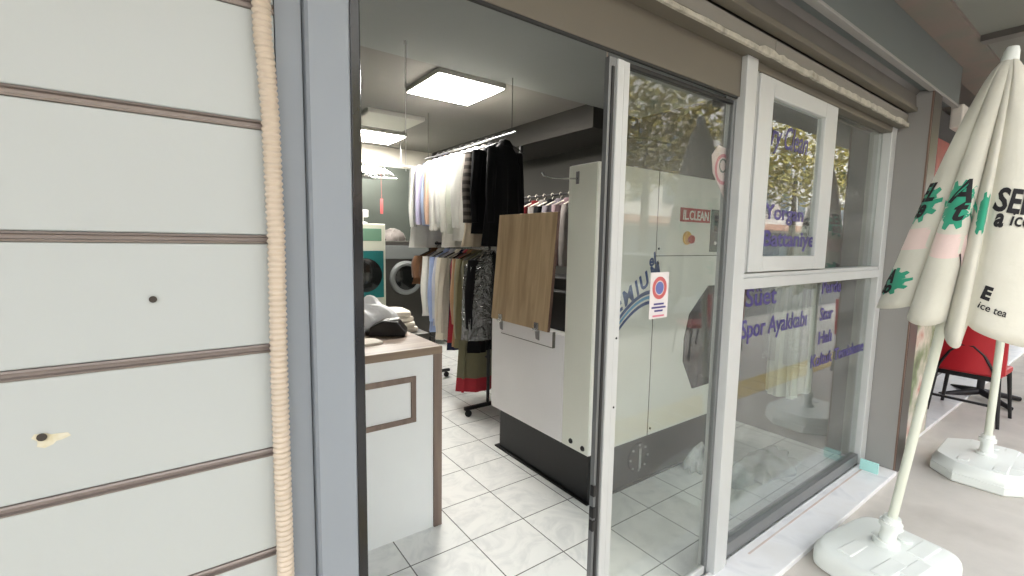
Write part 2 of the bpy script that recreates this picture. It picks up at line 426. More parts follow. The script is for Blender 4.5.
struct(MB().box(-2.6, 4.45, .875, .91, 2.507, 2.522, .002).build('trim_10', 'fascia_strip'))
fw = MB().box(-2.6, 4.45, .88, 1.2, 2.523, 2.772)
struct(fw.build('wall_fascia', 'fascia_grey'))
struct(MB().box(-4, 16, .711, 1.2, 2.773, 2.85).build('trim_11', 'soffit_band'))
struct(MB().box(-4, 16, -.25, .711, 2.79, 3.0).build('canopy', 'canopy_white'))
struct(MB().box(3.92, 3.99, -.25, .711, 2.755, 2.79).box(4.02, 4.04, -.25, .711, 2.765, 2.79).build('trim_12', 'shutter_metal'))
struct(MB().box(-4, 16, 1.0, 7.0, 3.05, 7.0).box(-4, 16, .72, 1.0, 2.86, 7.0).build('wall_upper_sun_block', 'street_wall'))  # unseen upper storeys, added to keep the sun off the shopfront
# inside shell
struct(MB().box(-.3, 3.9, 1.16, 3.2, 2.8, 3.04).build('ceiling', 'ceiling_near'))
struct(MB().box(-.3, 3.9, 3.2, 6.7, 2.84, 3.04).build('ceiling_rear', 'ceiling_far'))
struct(MB().box(3.24, 3.9, 3.2, 6.6, 2.61, 2.86).build('trim_13', 'beam_dark'))
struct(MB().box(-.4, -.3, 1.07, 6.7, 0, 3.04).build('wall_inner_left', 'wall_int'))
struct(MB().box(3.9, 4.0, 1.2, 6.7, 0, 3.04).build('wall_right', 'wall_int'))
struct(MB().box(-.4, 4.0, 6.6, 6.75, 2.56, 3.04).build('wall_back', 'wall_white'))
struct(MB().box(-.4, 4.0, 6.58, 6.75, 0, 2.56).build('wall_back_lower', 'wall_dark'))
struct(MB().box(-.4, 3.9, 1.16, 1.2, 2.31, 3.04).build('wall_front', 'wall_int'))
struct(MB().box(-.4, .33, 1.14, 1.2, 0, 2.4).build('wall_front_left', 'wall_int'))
# right pillar
struct(MB().box(3.87, 4.02, .89, 1.2, 0, 2.52, .003).build('wall_right_pillar', 'pillar_tile'))
struct(MB().box(3.882, 4.05, .882, .89, 0, 2.52).build('trim_18', 'neigh_dark'))
struct(MB().box(3.868, 3.881, .884, .892, 0, 2.52).build('trim_14', 'brown_trim'))

# ------------------------------------------------------------------ sliding door leaf and window
def empty_struct(name, loc):
    o = bpy.data.objects.new(name, None); COL.objects.link(o); o.location = loc; o['kind'] = 'structure'; o.empty_display_size = .05; return o
d = empty_struct('door_1', (1.6, 1.1, 0))
MB().box(1.154, 1.189, 1.076, 1.094, .02, 2.128).build('stile', 'alu_shade', d)
MB().box(1.166, 1.178, 1.073, 1.076, .02, 2.1).build('rubber_seal', 'seal_black', d)
MB().box(1.190, 1.2205, 1.070, 1.094, .02, 2.128, .003).build('stile', 'alu', d)
MB().box(1.2215, 1.252, 1.073, 1.094, .02, 2.128, .003).build('stile', 'alu', d)
MB().box(1.903, 1.95, 1.073, 1.094, .02, 2.128, .003).build('stile', 'alu_shade', d)
MB().box(1.252, 1.903, 1.073, 1.094, .02, .06, .003).build('bottom_rail', 'alu', d)
MB().box(1.252, 1.903, 1.073, 1.094, 2.112, 2.128, .003).build('top_rail', 'seal_black', d)
MB().box(1.252, 1.903, 1.081, 1.086, .06, 2.112).build('glass_pane', 'glass_door', d)
for z in (.66, .58, .53):
    MB().box(1.150, 1.164, 1.071, 1.09, z-.02, z+.02, .002).build('latch', 'black_plastic', d)
for z in (1.2, .95): MB().lathe([(.004, 1.0718), (.004, 1.074)], (1.237, 0, z), 'Y', 10).build('screw', 'rubber', d)

w = empty_struct('window_1', (2.9, 1.09, 0))
MB().box(1.922, 2.008, 1.035, 1.12, .0, 2.304, .003).build('mullion', 'alu', w)
MB().box(2.0, 2.06, 1.062, 1.12, 1.33, 2.32).build('frame_groove', 'alu_shade', w)
MB().box(2.012, 2.024, 1.046, 1.07, 1.385, 2.28, .002).build('frame_edge', 'alu', w)
MB().box(2.0, 2.032, 1.04, 1.12, .03, 1.337, .003).build('jamb', 'alu', w)
MB().box(3.775, 3.868, 1.05, 1.12, .03, 2.32, .004).build('jamb', 'alu', w)
MB().box(2.0, 3.775, 1.045, 1.12, 1.335, 1.385, .003).box(2.03, 3.775, 1.055, 1.12, 1.385, 1.405, .003).build('mid_rail', 'alu', w)
MB().box(2.03, 3.775, 1.066, 1.12, .03, .10, .003).build('bottom_rail', 'alu_shade', w)
MB().box(2.0, 3.775, 1.05, 1.12, 2.27, 2.32, .003).build('top_rail', 'header_beige', w)
MB().box(2.03, 3.775, 1.088, 1.093, .10, 1.335).build('lower_pane', 'glass', w)
MB().box(2.86, 3.775, 1.098, 1.102, 1.405, 2.27).build('upper_pane', 'glass', w)
sa = MB().box(2.032, 2.038, 1.046, 1.075, 1.41, 2.265).box(2.047, 2.172, 1.04, 1.08, 1.412, 2.262, .004).box(2.727, 2.874, 1.04, 1.08, 1.412, 2.262, .004)
sa.box(2.172, 2.727, 1.04, 1.08, 1.412, 1.482, .004).box(2.172, 2.727, 1.04, 1.08, 2.186, 2.262, .004)
sash = sa.build('sliding_sash', 'alu', w)
MB().box(2.172, 2.727, 1.058, 1.063, 1.482, 2.186).build('pane', 'glass', sash)
YV = 1.0865
front_text('Süet', 2.135, YV, 1.245, .125, 'vinyl_violet', w, width=.30, offset=.0015)
front_text('Spor Ayakkabı', 2.112, YV, 1.095, .125, 'vinyl_violet', w, width=.70, offset=.0015)
front_text('Perde', 2.985, YV, 1.262, .105, 'vinyl_violet', w, width=.27, offset=.0015)
front_text('Stor', 2.99, YV, 1.105, .105, 'vinyl_violet', w, width=.18, offset=.0015)
front_text('Halı', 2.99, YV, .965, .105, 'vinyl_violet', w, width=.19, offset=.0015)
front_text('Koltuk Temizleme', 2.91, YV, .835, .105, 'vinyl_violet', w, width=.83, offset=.0015)
YU = 1.0565
front_text('Dry Clean', 2.115, YU, 1.985, .15, 'vinyl_violet', sash, width=.46, shear=.35)
front_text('Yorgan', 2.20, YU, 1.655, .10, 'vinyl_violet', sash, width=.4, offset=.0015)
front_text('Battaniye', 2.19, YU, 1.53, .105, 'vinyl_violet', sash, width=.55, offset=.002)

# ------------------------------------------------------------------ conduit
b = MB(); key = [(.159, 2.6), (.159, 1.93), (.164, 1.86), (.168, 1.76), (.170, 1.6), (.171, 1.55), (.1675, 1.21), (.167, .79), (.166, .0)]
def interp(key, z):
    for (x0, z0), (x1, z1) in zip(key, key[1:]):
        if z1 <= z <= z0:
            t = (z0-z)/(z0-z1); t = t*t*(3-2*t)*.5+t*.5; return x0+(x1-x0)*t
    return key[-1][0]
path = []; rad = []
z = 2.33; i = 0
while z > 0.0:
    path.append((interp(key, z)-.003, 1.05, z)); rad.append((.0145, .0172, .0178, .0158)[i % 4]); i += 1; z -= .0029
tag(b.tube(path, rad, 12).build('corrugated_conduit', 'conduit'), 'beige corrugated conduit running up the white panelled wall beside the grey pillar', 'conduit')

# ------------------------------------------------------------------ ceiling lamps
def lamp(cx, cy, z0, lit, label, hx=.3, hy=.3):
    t = thing('ceiling_lamp', label, 'lamp', (cx, cy, z0), 'square panel lamps on the shop ceiling')
    MB().box(cx-hx-.012, cx+hx+.012, cy-hy-.012, cy+hy+.012, z0+.002, z0+.04, .004).build('frame', 'lamp_frame', t)
    MB().box(cx-hx, cx+hx, cy-hy, cy+hy, z0-.004, z0+.002).build('diffuser', 'lamp_on' if lit else 'lamp_off', t)
lamp(2.0, 3.625, 2.80, True, 'lit white square ceiling panel nearest the doorway, above the upper clothes rail')
lamp(1.94, 5.05, 2.80, False, 'unlit grey square ceiling panel between the two lit ones')
lamp(2.1, 5.9, 2.80, True, 'lit ceiling panel at the far back above the washing machine')

tag(MB().tube([(1.262, 2.95, 2.8), (1.262, 2.95, 2.76), (1.262, 2.95, 1.98)], [.007, .0025, .0025], 8).build('pull_cord', 'paper_white'), 'thin pale cord hanging from the ceiling just left of the nearest lit lamp', 'cord')
# ------------------------------------------------------------------ counter
t = thing('service_counter', 'white service counter with brown wood top and wood frame, left of the aisle', 'counter', (.65, 2.45, 0))
MB().box(.1, 1.10, 2.115, 2.79, .945, .985, .002).build('counter_top', 'counter_wood', t)
MB().box(1.053, 1.10, 2.118, 2.79, 0, .945, .002).build('side_panel', 'counter_wood_v', t)
MB().box(.1, 1.053, 2.128, 2.15, .0, .945).build('front_panel', 'counter_white', t)
MB().box(.1, 1.053, 2.76, 2.78, .0, .945).build('back_panel', 'counter_white', t)
fr = MB().box(.3, .955, 2.118, 2.129, .818, .846, .002).box(.3, .955, 2.118, 2.129, .607, .633, .002).box(.929, .955, 2.1185, 2.129, .607, .846, .002)
fr.build('decorative_frame', 'counter_wood_v', t)
# things on the counter
t = thing('card_terminal', 'black card payment terminal with a white paper slip on the wood counter top', 'card terminal', (.965, 2.52, .985))
R = Matrix.Translation((.965, 2.52, .985)) @ Matrix.Rotation(-.5, 4, 'Z')
b = MB(); b.prism([(-.1, 0), (.1, 0), (.105, .03), (.06, .085), (-.02, .09), (-.09, .055), (-.105, .02)], 'Y', -.055, .055, .008); b.xf(R); b.build('body', 'black_plastic', t)
b = MB(); b.box(-.075, -.01, -.04, .04, -.002, .003); b.xf(R @ Matrix.Translation((0, 0, .075)) @ Matrix.Rotation(-.45, 4, 'Y')); b.build('screen', 'screen_grey', t)
b = MB(); b.prism([(.01, .088), (.06, .096), (.062, .099), (.008, .091)], 'Y', -.03, .03); b.xf(R); b.build('paper_slip', 'paper_white', t)
def slab_pile(name, label, cat, c, sx, sy, h, rot, m, group=None, wav=.006):
    b = MB(); n = 12; rings = []
    random.seed(int(c[2]*1000)+int(c[0]*100))
    for z, k in ((0, .97), (h*.25, 1.0), (h*.75, 1.0), (h, .96)):
        ring = []
        for i in range(40):
            a = 2*PI*i/40; e = .28
            x = sx*k*math.copysign(abs(math.cos(a))**e, math.cos(a)); y = sy*k*math.copysign(abs(math.sin(a))**e, math.sin(a))
            ring.append((x+wav*math.sin(5*a+c[2]*90), y+wav*math.cos(4*a+c[2]*70), z))
        rings.append(ring)
    b.loft(rings); b.xf(Matrix.Translation(c) @ Matrix.Rotation(rot, 4, 'Z'))
    return tag(b.build(name, m), label, cat, group)
slab_pile('notebook', 'pale notebook lying at the front left of the wood counter top', 'notebook', (.76, 2.37, .985), .10, .065, .012, .1, 'paper_warm', wav=.001)
# crumpled white cloth pile
b = MB(); rings = []; random.seed(11)
for j, (k, z) in enumerate(((.92, 0), (1.0, .03), (1.03, .07), (.96, .105), (.8, .14), (.5, .165), (.16, .18))):
    ring = []
    for i in range(48):
        a = 2*PI*i/48
        w_ = 1+.10*math.sin(3*a+j)+.07*math.sin(7*a+2*j)+.05*math.sin(11*a-j)
        ring.append((.86+.20*k*w_*math.cos(a), 2.68+.085*k*w_*math.sin(a), .985+z*(1+.18*math.sin(2*a+.6)+.10*math.sin(5*a+j))))
    rings.append(ring)
tag(b.loft(rings).build('linen_bundle', 'linen_white', sub=1), 'crumpled white linen heaped on the wood counter behind the card terminal', 'linen')
# side table behind counter with folded sheets
t = thing('side_table', 'low dark table behind the counter under the folded cream sheets', 'table', (1.2, 3.15, 0))
MB().box(.75, 1.42, 2.92, 3.42, .85, .88, .004).build('table_top', 'washer_dark', t)
for sx in (.78, 1.36):
    for sy in (2.95, 3.36): MB().box(sx, sx+.035, sy, sy+.035, 0, .85).build('leg', 'chair_black', t)
for k in range(4):
    slab_pile('folded_sheet', 'folded cream sheet behind the counter, ' + ('lowest of its stack', 'second from the bottom of its stack', 'second from the top of its stack', 'topmost of its stack')[k], 'sheet',
              (1.2+.015*(k % 2), 3.13+.01*k, .882+k*.036), .165-.012*k, .15, .034, .08*(-1)**k, 'linen_cream', 'folded cream sheets behind the counter', .005)

# ------------------------------------------------------------------ dry cleaning machine
t = thing('dry_cleaning_machine', 'large white dry cleaning machine on a black plinth behind the sliding door glass', 'machine', (2.6, 2.2, 0))
MB().box(1.875, 3.36, 1.795, 2.02, .30, 1.97, .006).build('front_cabinet', 'machine_white', t)
MB().box(1.868, 1.8745, 1.798, 2.02, .302, 1.965, .002).build('side_panel', 'machine_side', t)
MB().box(1.868, 2.9, 2.024, 2.81, .30, .97, .006).build('lower_cabinet', 'box_white', t)
MB().box(1.95, 2.7, 2.022, 2.6, .97, 1.22, .01).box(2.02, 2.3, 2.02, 2.5, 1.22, 1.3, .01).build('drum_housing', 'machine_black', t)
MB().box(1.89, 3.33, 1.812, 2.72, .0, .30, .003).build('plinth', 'machine_base', t)
MB().box(1.872, 3.33, 1.795, 2.76, .0, .012, .003).build('base_plate', 'machine_base', t)
MB().box(2.398, 2.404, 1.7935, 1.796, .30, 1.97).box(2.404, 3.36, 1.7935, 1.796, 1.452, 1.458).build('panel_seam', 'seam', t)
for (x, z) in ((2.425, 1.50), (2.425, 1.41), (2.425, .345), (3.32, 1.50)):
    MB().lathe([(.007, 1.790), (.007, 1.796)], (x, 0, z), 'Y', 12).build('door_bolt', 'rubber', t)
for (y, z) in ((1.94, .345), (1.84, .335)):
    MB().lathe([(.014, 1.862), (.016, 1.8665), (.016, 1.869)], (0, y, z), 'X', 16).build('rubber_button', 'rubber', t)
oc = [(2.745, .74), (2.745, .90), (2.79, 1.06), (3.0, 1.245), (3.20, 1.245), (3.30, 1.06), (3.30, .74), (3.2, .53), (2.87, .53)]
MB().prism(oc, 'Y', 1.789, 1.797, .003).build('loading_window', 'octagon_glass', t)
def knob(x, y0, z, r, m1, parent, name): return MB().lathe([(r*.9, y0-.02), (r, y0-.017), (r, y0)], (x, 0, z), 'Y', 20).build(name, m1, parent)
lb = MB().box(2.63, 2.97, 1.791, 1.796, 1.675, 1.765, .002).build('name_plate', 'label_red', t)
front_text('IL.CLEAN', 2.655, 1.7905, 1.69, .085, 'label_white', lb, width=.29, offset=.0015)
sp = MB().box(2.985, 3.2, 1.788, 1.796, 1.48, 1.77, .004).build('control_panel', 'screen_grey', t)
MB().box(3.02, 3.16, 1.7855, 1.789, 1.62, 1.73).build('display', 'octagon_glass', sp)
for k in range(3): MB().lathe([(.011, 1.781), (.012, 1.789)], (3.04+.05*k, 0, 1.54), 'Y', 14).build('button', 'label_white', sp)
kb = MB().lathe([(.04, 1.782), (.044, 1.786), (.044, 1.796)], (2.715, 0, 1.57), 'Y', 24).build('emergency_plate', 'switch_yellow', t)
MB().lathe([(.012, 1.752), (.026, 1.756), (.028, 1.768), (.016, 1.775), (.016, 1.783)], (2.725, 0, 1.562), 'Y', 20).build('emergency_button', 'switch_red', kb)
MB().lathe([(.045, 1.786), (.05, 1.796)], (3.35-.05, 0, 1.3), 'Y', 20).build('dial', 'rubber', t)
# PREMIUM decal climbing to the right
dc = MB(); rings = []
def swoosh(dz, thick, m, nm):
    b = MB(); up = []; dn = []
    for i in range(17):
        u = .15+.85*i/16; x = 1.95+.41*u; z = .93+dz+.29*(1-(1-u)**1.8)
        up.append((x, z+thick)); dn.append((x, z))
    b.prism(up+dn[::-1], 'Y', 1.7925, 1.7945); return b.build(nm, m, t)
swoosh(0, .024, 'print_blue', 'decal_stripe'); swoosh(-.028, .018, 'print_lightblue', 'decal_stripe'); swoosh(-.062, .02, 'print_blue', 'decal_stripe')
for ch, x, z in (('P', 1.93, 1.03), ('R', 1.995, 1.07), ('E', 2.06, 1.115), ('M', 2.13, 1.155), ('I', 2.235, 1.215), ('U', 2.275, 1.24), ('M', 2.375, 1.295)):
    front_text(ch, x, 1.7935, z, .125, 'print_blue', t, 'decal_letter', shear=.2, rot=.52, offset=.004)
front_text('el', 2.345, 1.7935, 1.385, .10, 'print_blue', t, 'decal_letter', shear=.2, rot=.4, offset=.003)
# drain cover on the plinth
c = (2.335, 0, .17)
dcv = MB().lathe([(.092, 1.800), (.096, 1.804), (.096, 1.812)], c, 'Y', 32).build('drain_cover', 'machine_base', t)
for k in range(8):
    a = 2*PI*k/8; MB().lathe([(.008, 1.794), (.008, 1.80)], (c[0]+.083*math.cos(a), 0, c[2]+.083*math.sin(a)), 'Y', 10).build('screw', 'steel', dcv)
MB().box(c[0]-.011, c[0]+.011, 1.786, 1.80, c[2]-.07, c[2]+.07, .004).build('handle', 'chrome', dcv)
# hook on side panel
hk = MB().box(1.862, 1.868, 1.935, 1.96, 1.86, 1.93, .002).build('hook_plate', 'steel', t)
MB().tube([(1.862, 1.947, 1.89), (1.80, 1.947, 1.884), (1.66, 1.94, 1.874), (1.60, 1.93, 1.88), (1.585, 1.928, 1.895)], .0045, 8).build('hook_rod', 'chrome', hk)
# cable
b = MB(); ctl = [(3.0, 2.95, 2.8), (2.86, 2.78, 2.55), (2.6, 2.5, 2.2), (2.30, 2.2, 2.0), (2.1, 2.0, 1.975)]
b.tube([(2.38, 2.24, 2.8), (2.382, 2.245, 2.68), (2.376, 2.225, 2.5), (2.35, 2.19, 2.3), (2.31, 2.13, 2.1), (2.28, 2.08, 2.01), (2.2, 1.99, 1.974), (2.1, 1.92, 1.974)], .006, 8)
tag(b.build('power_cable', 'paper_warm'), 'thin white cable dropping from the ceiling to the top of the white machine', 'cable')
# folded flap on the machine
t = thing('folding_table_flap', 'tall wood grain board leaning on the white machine, hinged to a white strip', 'board', (1.82, 2.4, .9))
Mb = Matrix.Translation((1.80, 0, .985)) @ Matrix.Rotation(math.atan2(.06, .725), 4, 'Y')
b = MB(); b.box(0, .018, 2.10, 2.718, 0, .728, .001); b.xf(Mb); wd = b.build('wood_board', 'flap_wood', t)
b = MB(); b.box(-.0005, .0185, 2.0985, 2.1005, .0, .728); b.xf(Mb); b.build('edge_band', 'flap_edge', wd)
b = MB(); b.box(1.835, 1.853, 2.092, 2.64, .888, .984, .001); wb = b.build('white_board', 'box_white', t)
MB().box(1.834, 1.854, 2.09, 2.641, .884, .8885).box(1.834, 1.854, 2.0885, 2.0925, .884, .984).build('board_edge', 'seam', wb)
for y in (2.60, 2.205):
    h = MB().box(1.792, 1.8, y-.02, y+.02, .985, 1.03, .002).build('hinge', 'chrome', t)
    MB().tube([(1.79, y-.024, .985), (1.79, y+.024, .985)], .009, 12).build('hinge_pin', 'chrome', h)
    MB().prism([(y-.02, .985), (y+.02, .985), (y+.008, .925), (y-.022, .92)], 'X', 1.80, 1.808, .001).build('hinge_leaf', 'steel', h)

# crumpled plastic by the plinth
def blob(name, label, cat, c, r, h, m, seed):
    random.seed(seed); b = MB(); rings = []
    for j, (k, z) in enumerate(((1.0, 0), (1.05, .25), (.9, .6), (.6, .85), (.2, 1.0))):
        ring = []
        for i in range(36):
            a = 2*PI*i/36; w_ = 1+.16*math.sin(3*a+seed+j*.5)+.12*math.sin(8*a+j)+.06*math.sin(13*a)
            ring.append((c[0]+r[0]*k*w_*math.cos(a), c[1]+r[1]*k*w_*math.sin(a), c[2]+h*z*(1+.25*math.sin(2*a+seed))))
        rings.append(ring)
    return tag(b.loft(rings).build(name, m), label, cat)
blob('plastic_bag', 'crumpled translucent plastic bag on the tiles against the black plinth', 'bag', (2.93, 1.70, 0.002), (.2, .075), .14, 'bag_film', 2)
blob('packing_foil', 'loose whitish plastic sheet on the floor inside the right window', 'plastic sheet', (3.2, 1.42, .002), (.36, .13), .10, 'bag_film', 5)
# turquoise card in window corner
tag(MB().box(3.70, 3.72, .93, 1.03, .031, .10, .001).box(3.72, 3.80, .98, 1.03, .031, .04, .001).build('turquoise_card', 'turq_card'), 'pale turquoise block standing on the marble sill at the window corner', 'block')

# ------------------------------------------------------------------ stickers
t = thing('glass_sticker', 'white rectangular sticker with a round red and blue emblem on the sliding door glass', 'sticker', (1.49, 1.098, 1.34))
MB().box(1.42, 1.53, 1.0785, 1.0805, 1.25, 1.425).build('backing', 'paper_pale', t)
def disc(x, y, z, r0, r1, m, parent, nm):
    b = MB(); n = 32; A = []; 
    for k in range(n):
        a = 2*PI*k/n; ca, sa_ = math.cos(a), math.sin(a)
        A.append([(x+r0*ca, y, z+r0*sa_), (x+r1*ca, y, z+r1*sa_), (x+r1*ca, y+.0006, z+r1*sa_), (x+r0*ca, y+.0006, z+r0*sa_)])
    R_ = [[b.bm.verts.new(p) for p in q] for q in A]
    for k in range(n):
        for j in range(4): b.bm.faces.new([R_[k][j], R_[(k+1) % n][j], R_[(k+1) % n][(j+1) % 4], R_[k][(j+1) % 4]])
    return b.build(nm, m, parent)
disc(1.475, 1.0775, 1.366, .028, .043, 'print_red', t, 'red_ring'); disc(1.475, 1.0775, 1.366, .001, .024, 'emblem_blue', t, 'blue_emblem')
for k, (z, wd_) in enumerate(((1.305, .06), (1.292, .085), (1.279, .05))): MB().box(1.475-wd_/2, 1.475+wd_/2, 1.0777, 1.0784, z-.0035, z+.0035).build('text_line', 'vinyl_violet', t)
MB().box(1.44, 1.51, 1.0777, 1.0784, 1.256, 1.263).build('text_line', 'print_pink', t)
t = thing('paper_pennant', 'pointed pinkish white paper with a round print stuck inside the door glass edge', 'paper', (1.9, 1.13, 1.8))
MB().prism([(1.855, 1.945), (1.81, 1.90), (1.825, 1.83), (1.985, 1.665), (2.0, 1.665), (2.01, 1.93)], 'Y', 1.100, 1.103).build('sheet', 'paper_pink', t)
disc(1.90, 1.0992, 1.85, .05, .064, 'print_pink', t, 'printed_ring'); disc(1.895, 1.099, 1.865, .022, .03, 'screen_grey', t, 'printed_ring')

# ------------------------------------------------------------------ garments
def fold_ring(cx, cy, z, hw, hd, amp, k, ph, n=44):
    r = []
    for i in range(n):
        a = 2*PI*i/n; ca, sa_ = math.cos(a), math.sin(a)
        x = hw*math.copysign(abs(ca)**.8, ca); y = hd*math.copysign(abs(sa_)**.8, sa_)
        q = amp*math.sin(k*a+ph)+amp*.6*math.sin((k*2+1)*a+2*ph)
        r.append((cx+x*(1+q*.25), cy+y+q*hd*1.3*abs(sa_)+q*.012*abs(ca), z))
    return r
def garment(name, label, cat, X, Y, zr, length, m, hw=.21, hd=.035, group=None, sleeves=True, sl=.58, hem=None, cover=None, seed=0, collar=True, sleeve_m=None, yaw=0., flare=1.08):
    random.seed(seed*13+5); ph = random.uniform(0, 6)
    t = thing(name, label, cat, (X, Y, zr), group)
    z0 = zr-.055
    rows = [(0, .05, .028), (.02, .075, .032), (.05, .6*hw, .04), (.085, .93*hw, .045), (.14, hw, .05)]
    R = [fold_ring(X, Y, z0-a, bw, min(hd, c), .05, 3, ph) for a, bw, c in rows]
    n = 9
    for i in range(1, n+1):
        u = i/n; a = .14+(length-.14)*u
        R.append(fold_ring(X+.006*math.sin(3*u+ph), Y+.006*math.sin(4*u+ph), z0-a, hw*(1-.05*math.sin(PI*u)+(flare-1)*u), hd*(1+.35*u), .1+.28*u, 5, ph+.25*math.sin(2*u)))
    Mz = Matrix.Translation((X, Y, 0)) @ Matrix.Rotation(yaw, 4, 'Z') @ Matrix.Translation((-X, -Y, 0))
    if hem:
        cut = len(R)-2
        MB().loft(R[:cut+1]).xf(Mz).build('body', m, t); MB().loft(R[cut:]).xf(Mz).build('hem', hem, t)
    else: MB().loft(R).xf(Mz).build('body', m, t)
    if sleeves:
        for s in (-1, 1):
            rr = []; jit = random.uniform(-.01, .02)
            for i in range(9):
                u = i/8
                cx = X+s*(hw*.86+.035*u+.02*math.sin(PI*u)); cy = Y-.004-.02*u+jit*u; zz = z0-.07-sl*u
                rr.append(fold_ring(cx, cy, zz, (.052-.016*u)*(1+.10*math.sin(9*u+ph)), .038-.008*u, .12+.1*u, 3, ph+u*2, 20))
            MB().loft(rr).xf(Mz).build('sleeve', sleeve_m or m, t)
    if collar:
        b = MB(); b.loft([fold_ring(X, Y, z0+.012, .052, .03, 0, 3, 0, 20), fold_ring(X, Y, z0-.01, .075, .04, 0, 3, 0, 20), fold_ring(X, Y-.005, z0-.04, .085, .044, .1, 3, 0, 20)])
        b.xf(Mz).build('collar', m, t)
    if cover:
        rr = [fold_ring(X, Y, z0-a, bw, c, .25, 6, ph+1) for a, bw, c in ((-.01, .06, .05), (.05, .65*hw, .06), (.12, hw+.03, .07), (.4, hw+.05, .075), (.7, hw+.05, .08), (max(.75, length-.25), hw+.06, .085))]
        MB().loft(rr, cap1=False).xf(Mz).build('plastic_cover', cover, t)
    return t
def hanger(label, X, Y, zr, m='black_plastic', r=.005, w=.19, yaw=0., group='clothes hangers on the rails', drop=0.):
    b = MB()
    hook = [(X+.018*math.cos(a), Y, zr+.002+.018*math.sin(a)) for a in [PI*1.15-PI*1.15*i/9 for i in range(10)]]
    hook = hook + [(X+.016, Y, zr-.016), (X, Y, zr-.03), (X, Y, zr-.045)]
    b.tube(hook, r*.6, 8)
    b.tube([(X-w, Y, zr-.125), (X-w*.6, Y, zr-.09), (X, Y, zr-.045), (X+w*.6, Y, zr-.09), (X+w, Y, zr-.125)], r*1.3, 8)
    b.tube([(X-w, Y, zr-.125), (X+w, Y, zr-.125)], r*.8, 8)
    if yaw: b.xf(Matrix.Translation((X, Y, 0)) @ Matrix.Rotation(yaw, 4, 'Z') @ Matrix.Translation((-X, -Y, 0)))
    return tag(b.build('clothes_hanger', m), label, 'hanger', group)

XR = 2.2; ZU = 2.38
t = thing('hanging_rail', 'thin steel rail hung from the ceiling that carries the upper row of clothes', 'rail', (XR, 3.8, ZU))
MB().tube([(XR, 3.0, ZU), (XR, 4.62, ZU)], .008, 12).build('rod', 'alu_shade', t)
for y in (3.06, 4.56): MB().tube([(XR, y, ZU+.011), (XR, y, 2.80 if y < 3.2 else 2.86)], .003, 8).build('hanging_wire', 'beam_dark', t)
UP = [  # label, Y, mat, len, hw, category
 ('white coat hanging lowest at the far left end of the upper rail', 4.46, 'c_white_b', .88, .22, 'coat', dict(sl=.60)),
 ('pale lilac shirt at the far left of the upper rail', 4.32, 'c_lilac', .62, .21, 'shirt', {}),
 ('pale blue cuffed shirt beside the lilac one on the upper rail', 4.20, 'c_bluegrey', .66, .21, 'shirt', {}),
 ('peach shirt on the upper rail between the pale blue shirt and the white ones', 4.10, 'c_peach', .60, .21, 'shirt', {}),
 ('bright white shirt next to the peach shirt on the upper rail', 3.99, 'c_white', .70, .22, 'shirt', dict(sl=.64)),
 ('white shirt, middle one of the white garments on the upper rail', 3.87, 'c_white_b', .68, .21, 'shirt', {}),
 ('long white tunic reaching lowest among the middle white garments on the upper rail', 3.76, 'c_white', .86, .22, 'tunic', dict(sl=.66)),
 ('white shirt with a faint green tint on the upper rail', 3.65, 'c_greenwhite', .74, .22, 'shirt', {}),
 ('plain white shirt beside the striped knit on the upper rail', 3.54, 'c_white_b', .80, .22, 'shirt', dict(sl=.62)),
 ('grey and charcoal striped knit on the upper rail', 3.42, 'c_stripe', .62, .20, 'sweater', dict(yaw=.1)),
 ('dark jacket between the striped knit and the nearest black jacket on the upper rail', 3.31, 'c_black', .74, .20, 'jacket', dict(yaw=.15)),
 ('black jacket at the near end of the upper rail', 3.15, 'c_black', .84, .19, 'jacket', dict(hd=.065, yaw=.35)),
]
SHU = ['white coat farthest left on the upper rail', 'pale lilac shirt on the upper rail', 'pale blue cuffed shirt on the upper rail', 'peach shirt on the upper rail', 'bright white shirt next to the peach one', 'middle white shirt of the upper rail',
       'long white tunic on the upper rail', 'green tinted white shirt', 'white shirt beside the striped knit', 'striped knit on the upper rail', 'dark jacket second from the near end of the upper rail', 'black jacket nearest on the upper rail']
SHL = ['brown jacket on the lower rack', 'white shirt on the lower rack', 'sky blue shirt', 'pale grey blue shirt', 'cream white shirt on the lower rack', 'navy trousers', 'dark red skirt', 'tan jacket', 'olive jacket', 'long olive dress', 'plastic covered dark suit']
for i, (lab, y, m, ln, hw, cat, kw) in enumerate(UP):
    kw = dict(dict(hd=.04), **kw)
    garment({'shirt': 'shirt', 'coat': 'coat', 'tunic': 'tunic', 'sweater': 'sweater', 'jacket': 'jacket'}[cat], lab, cat, XR, y, ZU, ln, m, hw, group='clothes on the upper rail', seed=i+1, **dict(dict(yaw=random.uniform(-.12, .12)), **kw))
    hanger('black hanger of the ' + SHU[i], XR, y, ZU, 'black_plastic', .0045)
garment('trousers', 'beige folded trousers showing below the striped knit', 'trousers', XR, 3.47, 1.93, .40, 'c_beige', .19, .03, sleeves=False, collar=False, seed=30, group='clothes on the upper rail')

